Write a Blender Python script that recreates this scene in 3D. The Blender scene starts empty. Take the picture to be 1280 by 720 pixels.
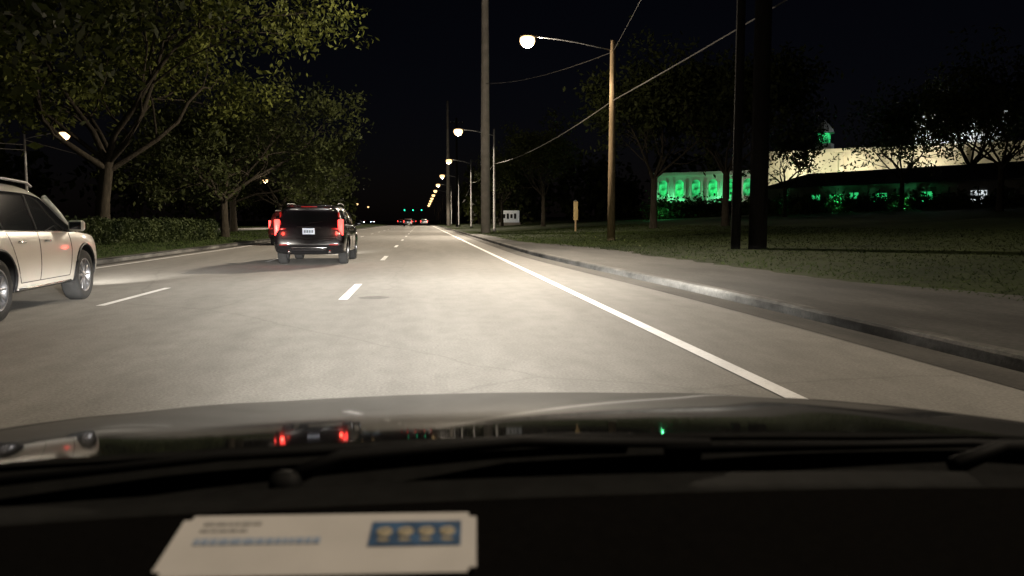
import bpy, bmesh, math, random
import numpy as np
from mathutils import Vector, Matrix
from mathutils.bvhtree import BVHTree
scene=bpy.context.scene
COL=scene.collection
rad=math.radians
# ------------------------------------------------------------------ materials
MATS={}
def mat(name,col,rough=0.6,metal=0.0,emit=None,estr=0.0,var=0.25,scale=8.0,bump=0.0,coat=0.0,spec=0.5,stretch=(1,1,1),detail=4):
    if name in MATS: return MATS[name]
    m=bpy.data.materials.new(name); m.use_nodes=True
    nt=m.node_tree; b=nt.nodes['Principled BSDF']
    tc=nt.nodes.new('ShaderNodeTexCoord'); mp=nt.nodes.new('ShaderNodeMapping')
    mp.inputs['Scale'].default_value=stretch
    nz=nt.nodes.new('ShaderNodeTexNoise'); nz.inputs['Scale'].default_value=scale; nz.inputs['Detail'].default_value=detail
    nt.links.new(tc.outputs['Object'],mp.inputs['Vector']); nt.links.new(mp.outputs['Vector'],nz.inputs['Vector'])
    r=nt.nodes.new('ShaderNodeValToRGB')
    r.color_ramp.elements[0].position=0.3; r.color_ramp.elements[1].position=0.72
    r.color_ramp.elements[0].color=(*[c*(1-var) for c in col],1)
    r.color_ramp.elements[1].color=(*[min(1,c*(1+var)) for c in col],1)
    nt.links.new(nz.outputs['Fac'],r.inputs['Fac']); nt.links.new(r.outputs['Color'],b.inputs['Base Color'])
    b.inputs['Roughness'].default_value=rough; b.inputs['Metallic'].default_value=metal
    b.inputs['Specular IOR Level'].default_value=spec
    b.inputs['Coat Weight'].default_value=coat; b.inputs['Coat Roughness'].default_value=0.04
    if emit:
        b.inputs['Emission Color'].default_value=(*emit,1); b.inputs['Emission Strength'].default_value=estr
        m.cycles.emission_sampling='NONE'
        if 'window' in name:
            n3=nt.nodes.new('ShaderNodeTexNoise'); n3.inputs['Scale'].default_value=1.6; n3.inputs['Detail'].default_value=3
            nt.links.new(tc.outputs['Object'],n3.inputs['Vector'])
            mr=nt.nodes.new('ShaderNodeMapRange'); mr.inputs[1].default_value=.38; mr.inputs[2].default_value=.65; mr.inputs[3].default_value=estr*.08; mr.inputs[4].default_value=estr*1.6
            nt.links.new(n3.outputs['Fac'],mr.inputs[0]); nt.links.new(mr.outputs[0],b.inputs['Emission Strength'])
    if bump>0:
        bp=nt.nodes.new('ShaderNodeBump'); bp.inputs['Strength'].default_value=bump; bp.inputs['Distance'].default_value=0.02
        n2=nt.nodes.new('ShaderNodeTexNoise'); n2.inputs['Scale'].default_value=scale*6; n2.inputs['Detail'].default_value=6
        nt.links.new(mp.outputs['Vector'],n2.inputs['Vector'])
        nt.links.new(n2.outputs['Fac'],bp.inputs['Height']); nt.links.new(bp.outputs['Normal'],b.inputs['Normal'])
    MATS[name]=m; return m

def layered(name,stops_list,rough=0.85,bump=0.4,bscale=60,spec=0.3):
    m=bpy.data.materials.new(name); m.use_nodes=True
    nt=m.node_tree; b=nt.nodes['Principled BSDF']; tc=nt.nodes.new('ShaderNodeTexCoord')
    prev=None
    for (sc,st,lo,hi,p0,p1) in stops_list:
        mp=nt.nodes.new('ShaderNodeMapping'); mp.inputs['Scale'].default_value=st
        nz=nt.nodes.new('ShaderNodeTexNoise'); nz.inputs['Scale'].default_value=sc; nz.inputs['Detail'].default_value=5
        nz.inputs['Roughness'].default_value=0.6
        nt.links.new(tc.outputs['Object'],mp.inputs['Vector']); nt.links.new(mp.outputs['Vector'],nz.inputs['Vector'])
        r=nt.nodes.new('ShaderNodeValToRGB'); e=r.color_ramp.elements
        e[0].position=p0; e[1].position=p1; e[0].color=(*lo,1); e[1].color=(*hi,1)
        nt.links.new(nz.outputs['Fac'],r.inputs['Fac'])
        if prev is None: prev=r.outputs['Color']
        else:
            mx=nt.nodes.new('ShaderNodeMix'); mx.data_type='RGBA'; mx.blend_type='MULTIPLY'; mx.inputs[0].default_value=1
            nt.links.new(prev,mx.inputs[6]); nt.links.new(r.outputs['Color'],mx.inputs[7]); prev=mx.outputs[2]
    nt.links.new(prev,b.inputs['Base Color']); b.inputs['Roughness'].default_value=rough
    b.inputs['Specular IOR Level'].default_value=spec
    bp=nt.nodes.new('ShaderNodeBump'); bp.inputs['Strength'].default_value=bump; bp.inputs['Distance'].default_value=0.01
    n2=nt.nodes.new('ShaderNodeTexNoise'); n2.inputs['Scale'].default_value=bscale; n2.inputs['Detail'].default_value=4
    nt.links.new(tc.outputs['Object'],n2.inputs['Vector'])
    nt.links.new(n2.outputs['Fac'],bp.inputs['Height']); nt.links.new(bp.outputs['Normal'],b.inputs['Normal'])
    MATS[name]=m; return m
g=lambda v:(v,v,v)
M_ROAD=layered('asphalt',[(0.35,(1,0.12,1),(0.172,0.166,0.155),(0.232,0.225,0.209),0.3,0.7),
                          (1.3,(1,0.1,1),g(0.84),g(1.07),0.3,0.7),
                          (45,(1,1,1),g(0.72),g(1.22),0.3,0.7),(4,(1,.5,1),g(0.9),g(1.05),0.35,0.6)],rough=0.8,bump=0.35,bscale=90)
nt=M_ROAD.node_tree; b=nt.nodes['Principled BSDF']; src=b.inputs['Base Color'].links[0].from_socket
tc=nt.nodes.new('ShaderNodeTexCoord'); nzz=nt.nodes.new('ShaderNodeTexNoise'); nzz.inputs['Scale'].default_value=1.2; nzz.inputs['Detail'].default_value=5
mxv=nt.nodes.new('ShaderNodeMix'); mxv.data_type='RGBA'; mxv.inputs[0].default_value=0.25
nt.links.new(tc.outputs['Object'],nzz.inputs['Vector']); nt.links.new(tc.outputs['Object'],mxv.inputs[6]); nt.links.new(nzz.outputs['Color'],mxv.inputs[7])
vo=nt.nodes.new('ShaderNodeTexVoronoi'); vo.feature='DISTANCE_TO_EDGE'; vo.inputs['Scale'].default_value=0.16
nt.links.new(mxv.outputs[2],vo.inputs['Vector'])
rr=nt.nodes.new('ShaderNodeValToRGB'); rr.color_ramp.elements[0].position=0.0; rr.color_ramp.elements[1].position=0.004
rr.color_ramp.elements[0].color=(0.84,0.84,0.84,1); rr.color_ramp.elements[1].color=(1,1,1,1)
nt.links.new(vo.outputs['Distance'],rr.inputs['Fac'])
mm=nt.nodes.new('ShaderNodeMix'); mm.data_type='RGBA'; mm.blend_type='MULTIPLY'; mm.inputs[0].default_value=1
nt.links.new(src,mm.inputs[6]); nt.links.new(rr.outputs['Color'],mm.inputs[7]); nt.links.new(mm.outputs[2],b.inputs['Base Color'])

M_PAINT=layered('road_paint',[(3,(1,1,1),g(0.68),g(0.84),0.3,0.6),(40,(1,1,1),g(0.82),g(1.0),0.3,0.5)],rough=0.6,bump=0.2)
M_CURB=layered('kerb_concrete',[(1.1,(1,.4,1),(0.02,0.019,0.017),(0.20,0.195,0.18),0.38,0.72),(20,(1,1,1),g(0.6),g(1.1),0.3,0.7)],bump=0.5)
M_GUT=layered('gutter_concrete',[(1.2,(1,.3,1),(0.025,0.024,0.022),(0.085,0.08,0.072),0.35,0.7),(20,(1,1,1),g(0.6),g(1.1),0.3,0.7)],bump=0.5)
M_WALK=layered('worn_path',[(0.8,(1,.35,1),(0.014,0.0137,0.0125),(0.06,0.058,0.054),0.35,0.65),(14,(1,1,1),g(0.55),g(1.2),0.3,0.7)],bump=0.8,bscale=30)
M_GRASS=layered('grass_ground',[(0.25,(1,1,1),(0.012,0.021,0.005),(0.040,0.055,0.014),0.3,0.7),(5,(1,1,1),g(0.5),g(1.3),0.3,0.7),(50,(1,1,1),g(0.5),g(1.3),0.3,0.7)],rough=1,bump=1.0,bscale=25,spec=0.1)
M_BLADE=mat('grass_blades',(0.025,0.038,0.009),0.9,var=0.5,scale=1.5,spec=.1)
M_WOOD=mat('weathered_wood',(0.30,0.215,0.12),0.9,var=0.35,scale=6,bump=0.6,stretch=(6,6,.4))
M_DWOOD=mat('shade_darkened_wood',(0.010,0.009,0.008),0.95,var=0.4,scale=6,bump=0.6,stretch=(6,6,.4),spec=.1)  # wood colour darkened to stand in for the poles' unlit side
M_CONC=mat('pole_concrete',(0.2,0.185,0.165),0.9,var=0.2,scale=2,bump=0.3)
M_STEEL=mat('galvanised_steel',(0.22,0.22,0.22),0.55,0.6,var=0.15)
M_BARK=mat('bark',(0.026,0.022,0.016),0.95,var=0.45,scale=5,bump=1.0,stretch=(3,3,.7),spec=.1)
M_WIRE=mat('wire_black',(0.08,0.072,0.063),0.6,var=0.1)
M_BOWL=mat('lamp_bowl',(0.9,0.8,0.6),0.4,emit=(1.0,0.64,0.30),estr=3.6,var=0.02)
M_BOWLF=mat('lamp_bowl_distant',(0.9,0.8,0.6),0.4,emit=(1.0,0.62,0.27),estr=2.4,var=0.02)
M_RUB=mat('tyre_rubber',(0.012,0.012,0.012),0.9,var=0.2,scale=20,bump=0.2,spec=.2)
M_RIM=mat('alloy_rim',(0.2,0.2,0.21),0.35,0.9,var=0.1)
M_GLASS=mat('dark_car_glass',(0.006,0.007,0.008),0.05,var=0.1,spec=0.6)
M_BPLAS=mat('black_plastic',(0.009,0.009,0.010),0.6,var=0.2,scale=30,spec=.25)
M_CHROME=mat('chrome',(0.5,0.5,0.5),0.15,1.0,var=0.05)
M_SEAM=mat('seam_dark',(0.004,0.004,0.004),0.9,var=0.1)
M_TAIL=mat('tail_lamp_red',(0.5,0.02,0.02),0.3,emit=(1.0,0.05,0.04),estr=6,var=0.05)
M_TAILD=mat('tail_lens_red',(0.15,0.01,0.01),0.2,emit=(1.0,0.03,0.02),estr=0.3,var=0.05)
M_HEAD=mat('head_lamp_white',(0.9,0.9,0.9),0.2,emit=(0.75,0.88,1.0),estr=40,var=0.02)
M_PLATE=mat('number_plate',(0.5,0.52,0.55),0.4,emit=(0.72,0.85,1.0),estr=0.55,var=0.05)
M_PLTXT=mat('plate_characters',(0.03,0.08,0.05),0.5,var=0.05)

def leafmat(name,lo,hi,tr=0.35):
    m=bpy.data.materials.new(name); m.use_nodes=True; nt=m.node_tree; b=nt.nodes['Principled BSDF']
    tc=nt.nodes.new('ShaderNodeTexCoord'); nz=nt.nodes.new('ShaderNodeTexNoise'); nz.inputs['Scale'].default_value=0.9; nz.inputs['Detail'].default_value=6
    r=nt.nodes.new('ShaderNodeValToRGB'); e=r.color_ramp.elements; e[0].position=.35;e[1].position=.65;e[0].color=(*lo,1);e[1].color=(*hi,1)
    nt.links.new(tc.outputs['Object'],nz.inputs['Vector']); nt.links.new(nz.outputs['Fac'],r.inputs['Fac']); nt.links.new(r.outputs['Color'],b.inputs['Base Color'])
    b.inputs['Roughness'].default_value=0.7; b.inputs['Specular IOR Level'].default_value=0.12
    t=nt.nodes.new('ShaderNodeBsdfTranslucent'); nt.links.new(r.outputs['Color'],t.inputs['Color'])
    mx=nt.nodes.new('ShaderNodeMixShader'); mx.inputs[0].default_value=tr
    nt.links.new(b.outputs[0],mx.inputs[1]); nt.links.new(t.outputs[0],mx.inputs[2])
    nt.links.new(mx.outputs[0],nt.nodes['Material Output'].inputs['Surface']); return m
M_LEAF=leafmat('oak_leaves',(0.018,0.026,0.006),(0.12,0.135,0.03))
M_LEAFD=leafmat('dark_leaves',(0.010,0.014,0.004),(0.036,0.043,0.012))
M_HEDGE=leafmat('hedge_leaves',(0.013,0.020,0.007),(0.040,0.052,0.017),.2)

# ------------------------------------------------------------------ helpers
def empty(name,loc=(0,0,0),rz=0):
    e=bpy.data.objects.new(name,None); e.location=loc; e.rotation_euler=(0,0,rz); e.empty_display_size=.3; COL.objects.link(e); return e
def mesh_obj(name,verts,faces,mats,parent=None,smooth=False,mi=None):
    me=bpy.data.meshes.new(name); me.from_pydata([tuple(v) for v in verts],[],faces); 
    for m in (mats if isinstance(mats,(list,tuple)) else [mats]): me.materials.append(m)
    if mi is not None: me.polygons.foreach_set('material_index',mi)
    if smooth: me.polygons.foreach_set('use_smooth',[True]*len(me.polygons))
    me.update()
    o=bpy.data.objects.new(name,me); COL.objects.link(o)
    if parent: o.parent=parent
    return o
def box(name,c,s,m,parent=None,bev=0.0,rot=(0,0,0),seg=2):
    bm=bmesh.new(); bmesh.ops.create_cube(bm,size=1); bmesh.ops.scale(bm,vec=s,verts=bm.verts)
    if bev>0: bmesh.ops.bevel(bm,geom=bm.edges[:],offset=bev,segments=seg,profile=.5,affect='EDGES')
    me=bpy.data.meshes.new(name); bm.to_mesh(me); bm.free(); me.materials.append(m)
    if bev>0: me.polygons.foreach_set('use_smooth',[True]*len(me.polygons))
    o=bpy.data.objects.new(name,me); o.location=c; o.rotation_euler=rot; COL.objects.link(o)
    if parent: o.parent=parent
    return o
def tube_data(pts,rs,n=8,cap=True):
    V=[];F=[]
    pts=[Vector(p) for p in pts]
    for i,p in enumerate(pts):
        if i==0: d=pts[1]-pts[0]
        elif i==len(pts)-1: d=pts[-1]-pts[-2]
        else: d=pts[i+1]-pts[i-1]
        d.normalize()
        a=Vector((0,0,1)) if abs(d.z)<.9 else Vector((1,0,0))
        u=d.cross(a).normalized(); w=d.cross(u)
        r=rs[i] if isinstance(rs,(list,tuple)) else rs
        for k in range(n):
            t=2*math.pi*k/n; V.append(p+u*(r*math.cos(t))+w*(r*math.sin(t)))
    for i in range(len(pts)-1):
        for k in range(n):
            a=i*n+k; b_=i*n+(k+1)%n; F.append((a,b_,b_+n,a+n))
    if cap:
        F.append(tuple(range(n))[::-1]); F.append(tuple(range((len(pts)-1)*n,len(pts)*n)))
    return V,F
def tube(name,pts,rs,m,parent=None,n=8):
    V,F=tube_data(pts,rs,n); return mesh_obj(name,V,F,m,parent,True)
def lathe(name,prof,m,parent=None,n=32,axis='X',loc=(0,0,0)):
    V=[];F=[]
    for (r,h) in prof:
        for k in range(n):
            t=2*math.pi*k/n
            V.append((h,r*math.cos(t),r*math.sin(t)) if axis=='X' else (r*math.cos(t),r*math.sin(t),h))
    for i in range(len(prof)-1):
        for k in range(n):
            a=i*n+k;b_=i*n+(k+1)%n;F.append((a,b_,b_+n,a+n))
    o=mesh_obj(name,V,F,m,parent,True); o.location=loc; return o
def point(name,loc,power,col,r=.1,parent=None):
    l=bpy.data.lights.new(name,'POINT'); l.energy=power; l.color=col; l.shadow_soft_size=r
    o=bpy.data.objects.new(name,l); o.location=loc; COL.objects.link(o)
    if parent: o.parent=parent
    return o
def mathnode(nt,op,a,b_=None,clamp=False):
    n=nt.nodes.new('ShaderNodeMath'); n.operation=op; n.use_clamp=clamp
    for i_,v in enumerate((a,b_)):
        if v is None: continue
        if isinstance(v,(int,float)): n.inputs[i_].default_value=v
        else: nt.links.new(v,n.inputs[i_])
    return n.outputs[0]

# ------------------------------------------------------------------ ground / road
def curb(y):
    t=min(1,max(0,(y-6)/24)); t=t*t*(3-2*t); return 4.72-0.92*t
def gz(x,y):
    c=curb(y)
    if x>c:
        t=x-c
        if t<3.5: return .125+.01*t
        return .16+min(t-3.5,40)*.058
    if x<-8.9:
        if x<-30.5: return .13
        if x<-18.5: return -.03
        m=(-8.9-x)/9.6; return .13+.25*math.sin(math.pi*min(1,max(0,m)))
    return -.03
ys=[-60,-30,-15,-8,-4,0]+[2*i for i in range(1,30)]+[60,70,80,90,100,120,150,200,300,450,700,1200,2500]
xl=[-2500,-600,-200,-80,-45,-30.6,-30.4,-24,-18.6,-18.4,-17,-15.5,-14,-12.5,-11,-10,-9.12,-9.1,-4]
xr=[.17,1,2,3.5,4.2,5,6,8,10,13,16,20,25,30,36,43.5,80,200,600,2500]
V=[];F=[]
for y in ys:
    c=curb(y)
    for x in xl+[0]+[c-.6,c+.165]+[c+t for t in xr]:
        z=gz(x,y)
        if -9.11<x<c+.168: z=-.03
        if x==-9.12: z=.13
        V.append((x,y,z))
n=len(xl)+3+len(xr)
for i in range(len(ys)-1):
    for k in range(n-1):
        a=i*n+k; F.append((a,a+1,a+1+n,a+n))
mesh_obj('ground',V,F,M_GRASS)
def strip(name,fx0,fx1,z0,z1,ylist,m,nx=1,parent=None):
    V=[];F=[]
    for y in ylist:
        for k in range(nx+1):
            t=k/nx; x=fx0(y)*(1-t)+fx1(y)*t; V.append((x,y,z0*(1-t)+z1*t))
    for i in range(len(ylist)-1):
        for k in range(nx):
            a=i*(nx+1)+k; F.append((a,a+1,a+nx+2,a+nx+1))
    return mesh_obj(name,V,F,m,parent)
yy=[-60,-20,-8,-2,0]+[2*i for i in range(1,20)]+[45,60,100,200,400,900]
strip('road',lambda y:-8.95,lambda y:curb(y)+.0,0,0,yy,M_ROAD)
strip('road',lambda y:-30.4,lambda y:-18.6,0,0,yy,M_ROAD)
strip('gutter',lambda y:curb(y)-.5,lambda y:curb(y)-.002,.004,.004,yy,M_GUT)
strip('gutter',lambda y:-8.95,lambda y:-8.55,.004,.004,yy,M_GUT)
def kerb(name,fx,w,ylist):
    V=[];F=[]
    prof=[(0,-.02),(0.01,.10),(.03,.128),(.06,.135),(w,.135),(w,-.02)]
    for y in ylist:
        for (dx,z) in prof: V.append((fx(y)+dx,y,z))
    k=len(prof)
    for i in range(len(ylist)-1):
        for j in range(k-1):
            a=i*k+j; F.append((a,a+1,a+1+k,a+k))
    return mesh_obj(name,V,F,M_CURB,smooth=False)
kerb('kerb',curb,.165,yy)
kerb('kerb',lambda y:-8.95,-.16,yy)
kerb('kerb',lambda y:-18.6,.16,yy)
random.seed(5)
V=[];F=[];yp=[-10+.5*i for i in range(150)]
e=3.4
for i,y in enumerate(yp):
    e+=random.uniform(-.25,.25); e=min(3.6,max(2.7,e)); wd=e if y<26 else max(1.2,e-(y-26)*.12)
    c=curb(y)
    for k in range(5):
        t=k/4; x=c+.17+(wd-.17)*t; V.append((x,y,gz(x,y)+.006))
for i in range(len(yp)-1):
    for k in range(4):
        a=i*5+k; F.append((a,a+1,a+6,a+5))
mesh_obj('path',V,F,M_WALK)
V=[];F=[]
def quad(x0,x1,y0,y1,z=.008):
    i=len(V); V.extend([(x0,y0,z),(x1,y0,z),(x1,y1,z),(x0,y1,z)]); F.append((i,i+1,i+2,i+3))
def line(x,w):
    y=-20
    while y<600:
        y1=y+(4 if y<60 else 40); quad(x-w/2,x+w/2,y,y1); y=y1
line(2.5,.14); line(-8.2,.12); line(-30.0,.12); line(-19,.12)
for k in range(-1,40):
    y=12.3+12.2*k; quad(-1.27,-1.13,y,y+3.05); quad(-4.58,-4.46,y-.5,y+2.55)
    quad(-22.8,-22.7,y,y+3); quad(-26.6,-26.5,y,y+3)
mesh_obj('road_markings',V,F,M_PAINT)
V=[(-.75+.24*math.cos(t*.4189)*(1+.15*math.sin(3*t)),12.6+.25*math.sin(t*.4189),.005) for t in range(15)]
mesh_obj('tar_patch',V,[tuple(range(15))],mat('tar',(0.07,0.066,0.06),.8,var=.4))

rng=np.random.default_rng(3)
def blades(name,N,xf,y0,y1,h0,h1):
    ya=rng.uniform(0,1,N)**1.5*(y1-y0)+y0
    V=np.zeros((N,3,3)); u=rng.uniform(0,1,N)
    for i in range(N):
        a,b_=xf(ya[i]); x=a+(b_-a)*u[i]; z=gz(x,ya[i]); t=rng.uniform(0,6.28); h=rng.uniform(h0,h1); w=.009+ya[i]*.0004
        V[i,0]=(x-w*math.cos(t),ya[i]-w*math.sin(t),z); V[i,1]=(x+w*math.cos(t),ya[i]+w*math.sin(t),z)
        V[i,2]=(x+rng.normal()*.04,ya[i]+rng.normal()*.04,z+h)
    me=bpy.data.meshes.new(name); me.vertices.add(N*3); me.vertices.foreach_set('co',V.ravel())
    me.loops.add(N*3); me.loops.foreach_set('vertex_index',np.arange(N*3)); me.polygons.add(N)
    me.polygons.foreach_set('loop_start',np.arange(N)*3); me.update(calc_edges=True); me.materials.append(M_BLADE)
    o=bpy.data.objects.new(name,me); COL.objects.link(o)
blades('grass',36000,lambda y:(curb(y)+(3.0 if y<26 else max(.9,3.0-(y-26)*.12)),curb(y)+16),7,75,.02,.055)
blades('grass',12000,lambda y:(-14,-9.15),20,80,.03,.09)

# ------------------------------------------------------------------ trees
def tree_mesh(name,seed,trunk_h,r0,L,nl,spread,lp,ls,leaf,kids=(5,4,3),lean=(0,0),sig=.35,up=.06):
    R=random.Random(seed); nr=np.random.default_rng(seed)
    V=[];F=[];clusters=[]
    def add(pts,rs,n):
        v,f=tube_data(pts,rs,n,False); o=len(V); V.extend(v); F.extend([tuple(a+o for a in q) for q in f])
    def grow(p,d,Ln,r,lev):
        pts=[p.copy()];rs=[r];n=5 if lev<2 else 3
        for k in range(n):
            d=(d+Vector((R.gauss(0,.2),R.gauss(0,.2),R.gauss(0,.14)+up))).normalized(); p=p+d*(Ln/n); r=r*(.84 if lev<2 else .7)
            pts.append(p.copy());rs.append(r)
        add(pts,rs,7 if lev==0 else (5 if lev==1 else 3))
        if lev<3:
            for c in range(kids[lev]):
                k=R.randint(2,n) if c else n
                dd=(pts[k]-pts[k-1]).normalized()
                q=Vector((R.gauss(0,1),R.gauss(0,1),R.gauss(0,.6))).normalized()
                grow(pts[k],(dd+q*.85).normalized(),Ln*R.uniform(.5,.72),rs[k]*.65,lev+1)
        if lev>=2:
            for q in pts[1:]: clusters.append(q)
    top=Vector((lean[0],lean[1],trunk_h))
    add([Vector((0,0,-.3)),Vector((0,0,.15)),Vector((lean[0]*.3,lean[1]*.3,trunk_h*.5)),top],[r0*1.7,r0*1.15,r0*.9,r0*.85],12)
    for i in range(nl):
        a=2*math.pi*(i+R.uniform(-.3,.3))/nl; s=spread*R.uniform(.6,1.15)
        d=Vector((math.cos(a)*math.sin(s),math.sin(a)*math.sin(s),math.cos(s)))
        grow(top-Vector((0,0,R.uniform(0,.3)*trunk_h*.4)),d,L*R.uniform(.8,1.15),r0*R.uniform(.35,.55),0)
    nw=len(F); nV=len(V)
    C=np.array([tuple(c) for c in clusters]); 
    keep=nr.uniform(0,1,len(C))>.12; C=C[keep]
    C=np.repeat(C,lp,axis=0); N=len(C); C=C+nr.normal(0,sig,(N,3))*np.array([1,1,.7])
    u=nr.normal(size=(N,3)); u/=np.linalg.norm(u,axis=1)[:,None]; w=np.cross(u,nr.normal(size=(N,3))); w/=np.linalg.norm(w,axis=1)[:,None]
    s=(ls*nr.uniform(.6,1.3,N))[:,None]
    Q=np.stack([C-u*s,C-w*s*.45,C+u*s,C+w*s*.45],axis=1).reshape(-1,3)
    allv=np.concatenate([np.array([tuple(v) for v in V]),Q]); 
    wf=np.array(F,dtype=np.int64); lf=(np.arange(N*4)+nV).reshape(-1,4); fa=np.concatenate([wf,lf])
    me=bpy.data.meshes.new(name); me.vertices.add(len(allv)); me.vertices.foreach_set('co',allv.ravel())
    me.loops.add(len(fa)*4); me.loops.foreach_set('vertex_index',fa.ravel()); me.polygons.add(len(fa))
    me.polygons.foreach_set('loop_start',np.arange(len(fa))*4)
    mi=np.zeros(len(fa),dtype=np.int32); mi[nw:]=1; me.materials.append(M_BARK); me.materials.append(leaf)
    me.polygons.foreach_set('material_index',mi); me.update(calc_edges=True); me.validate()
    me.polygons.foreach_set('use_smooth',mi==0)
    return me
def place(name,me,x,y,rz=0,s=1.0):
    o=bpy.data.objects.new(name,me); o.location=(x,y,max(0,gz(x,y))-.05); o.rotation_euler=(0,0,rz); o.scale=(s,s,s); COL.objects.link(o); return o
T_OAK=tree_mesh('oak_mesh',11,3.0,.27,5.6,8,1.0,14,.13,M_LEAF,lean=(.3,0),sig=.36)
T_OAK2=tree_mesh('oak_mesh2',23,2.3,.24,4.2,7,.95,9,.14,M_LEAFD,sig=.36)
T_D1=tree_mesh('tree_mesh3',31,3.2,.22,4.2,7,.8,6,.18,M_LEAFD,sig=.4,up=.1)
T_D2=tree_mesh('tree_mesh4',47,2.6,.18,3.2,7,.95,3,.15,M_LEAFD,sig=.3)
T_D3=tree_mesh('tree_mesh5',53,2.6,.2,3.4,7,.9,4,.16,M_LEAFD,sig=.45)
place('oak_tree',T_OAK,-13.6,36,0.4,1.12)
place('oak_tree',T_OAK2,-11.1,47,1.3,.95)
place('oak_tree',T_OAK2,-14.0,62,3.0,1.1)
place('oak_tree',T_OAK2,-14.5,85,2.0,1.1)
place('oak_tree',T_OAK2,-17,24,2.2,1.5)
place('shade_tree',T_D1,16.2,55,.4,1.1)
place('shade_tree',T_D1,19.5,50,2.4,1.1)
place('shade_tree',T_D1,14.0,92,4.4,1.1)
place('shade_tree',T_D1,11.5,115,1.4,1.0)
place('small_tree',T_D2,38.5,61,.5,1.1)
place('small_tree',T_D2,35.5,46,2.5,1.1)
place('small_tree',T_D2,31,66,4.1,1.0)
place('small_tree',T_D3,48,66,5.1,1.35)
def tree_belt(name,spots,seed):
    nr=np.random.default_rng(seed); P=[]
    for (x,y,r,h) in spots:
        k=int(420); d=nr.normal(size=(k,3)); d/=np.linalg.norm(d,axis=1)[:,None]; d*=nr.uniform(.5,1.05,k)[:,None]
        lob=1+.25*np.sin(d[:,0]*5+x)*np.cos(d[:,1]*4+y)
        P.append(np.array([x,y,h*.58])+d*lob[:,None]*np.array([r,r,h*.45]))
    C=np.concatenate(P); N=len(C); u=nr.normal(size=(N,3)); u/=np.linalg.norm(u,axis=1)[:,None]; w=np.cross(u,nr.normal(size=(N,3))); w/=np.linalg.norm(w,axis=1)[:,None]
    s=nr.uniform(.3,.8,N)[:,None]; Q=np.stack([C-u*s,C-w*s*.6,C+u*s,C+w*s*.6],axis=1).reshape(-1,3)
    F=[tuple(range(4*i,4*i+4)) for i in range(N)]
    V=[tuple(q) for q in Q]
    mi=[1]*len(F)
    for (x,y,r,h) in spots:
        v,f=tube_data([(x,y,-.2),(x,y,h*.5)],[.3,.15],5,False); o=len(V); V+= [tuple(a) for a in v]; F+=[tuple(a+o for a in q) for q in f]; mi+=[0]*len(f)
    mesh_obj(name,V,F,[M_BARK,M_LEAFD],mi=mi)
R=random.Random(8)
sp=[(R.uniform(12,26)+i*.1,125+i*14+R.uniform(-4,4),R.uniform(3.5,6),R.uniform(7,13)) for i in range(22)]
sp+=[(R.uniform(22,110),R.uniform(115,150),R.uniform(4,7),R.uniform(8,13)) for i in range(22)]
tree_belt('tree_line',sp,1)
sp=[(R.uniform(-52,-36),40+i*13+R.uniform(-4,4),R.uniform(4,7),R.uniform(8,14)) for i in range(26)]
sp+=[(R.uniform(-16,-14),110+i*17,R.uniform(2,3),R.uniform(6,8)) for i in range(3)]
tree_belt('tree_line',sp,2)
nr=np.random.default_rng(4); N=18000
t=nr.uniform(0,1,N); side=nr.integers(0,3,N); a=nr.uniform(-1,1,N); hh=nr.uniform(0,1,N)
cx=-12.6+1.6*t; cy=29+13*t
lx=np.where(side==0,a,np.where(side==1,1,-1))*.75; lz=np.where(side==0,1,hh)*.95
bumpy=.08*np.sin(cy*3+lx*4)+.06*np.sin(cy*7.3)
C=np.stack([cx+lx,cy,lz+.15+bumpy*(lz>.5)],1)+nr.normal(0,.05,(N,3))
u=nr.normal(size=(N,3)); u/=np.linalg.norm(u,axis=1)[:,None]; w=np.cross(u,nr.normal(size=(N,3))); w/=np.linalg.norm(w,axis=1)[:,None]
Q=np.stack([C-u*.08,C-w*.045,C+u*.08,C+w*.045],axis=1).reshape(-1,3)
V=[tuple(q) for q in Q];F=[tuple(range(4*i,4*i+4)) for i in range(N)]
for k in range(13):
    v,f=tube_data([(-12.5+k*.125,29.3+k,.1),(-12.5+k*.125,29.3+k,.9)],.06,5,False); o=len(V); V+=[tuple(q) for q in v]; F+=[tuple(q+o for q in z) for z in f]
mesh_obj('hedge',V,F,M_HEDGE)

# ------------------------------------------------------------------ street lamps, poles, wires
WARM=(1.0,0.84,0.64)
def roadlight(loc,power,parent,house=1,upf=.10):
    """street light source with a bat-wing downward distribution, weaker behind the pole"""
    o=point('lamp_light',loc,power,WARM,.12,parent); l=o.data; l.use_nodes=True; nt=l.node_tree; em=nt.nodes['Emission']
    ge=nt.nodes.new('ShaderNodeNewGeometry'); sp=nt.nodes.new('ShaderNodeSeparateXYZ'); nt.links.new(ge.outputs['Incoming'],sp.inputs[0])
    M=lambda *a,**k: mathnode(nt,*a,**k)
    c=M('MULTIPLY',sp.outputs['Z'],-1.0)
    cc=M('MAXIMUM',c,.36); f=M('DIVIDE',1.0,M('MULTIPLY',cc,cc))
    cut=M('ADD',M('MULTIPLY',M('MULTIPLY',M('SUBTRACT',c,.2),3.5,clamp=True),1-upf),upf)
    hs=M('MAXIMUM',M('MULTIPLY',sp.outputs['X'],float(house)),0.0)
    hf=M('MAXIMUM',M('SUBTRACT',1.0,M('MULTIPLY',hs,1.15)),.11)
    st=M('MULTIPLY',M('MULTIPLY',f,cut),hf); nt.links.new(st,em.inputs['Strength'])
    return o
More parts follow.
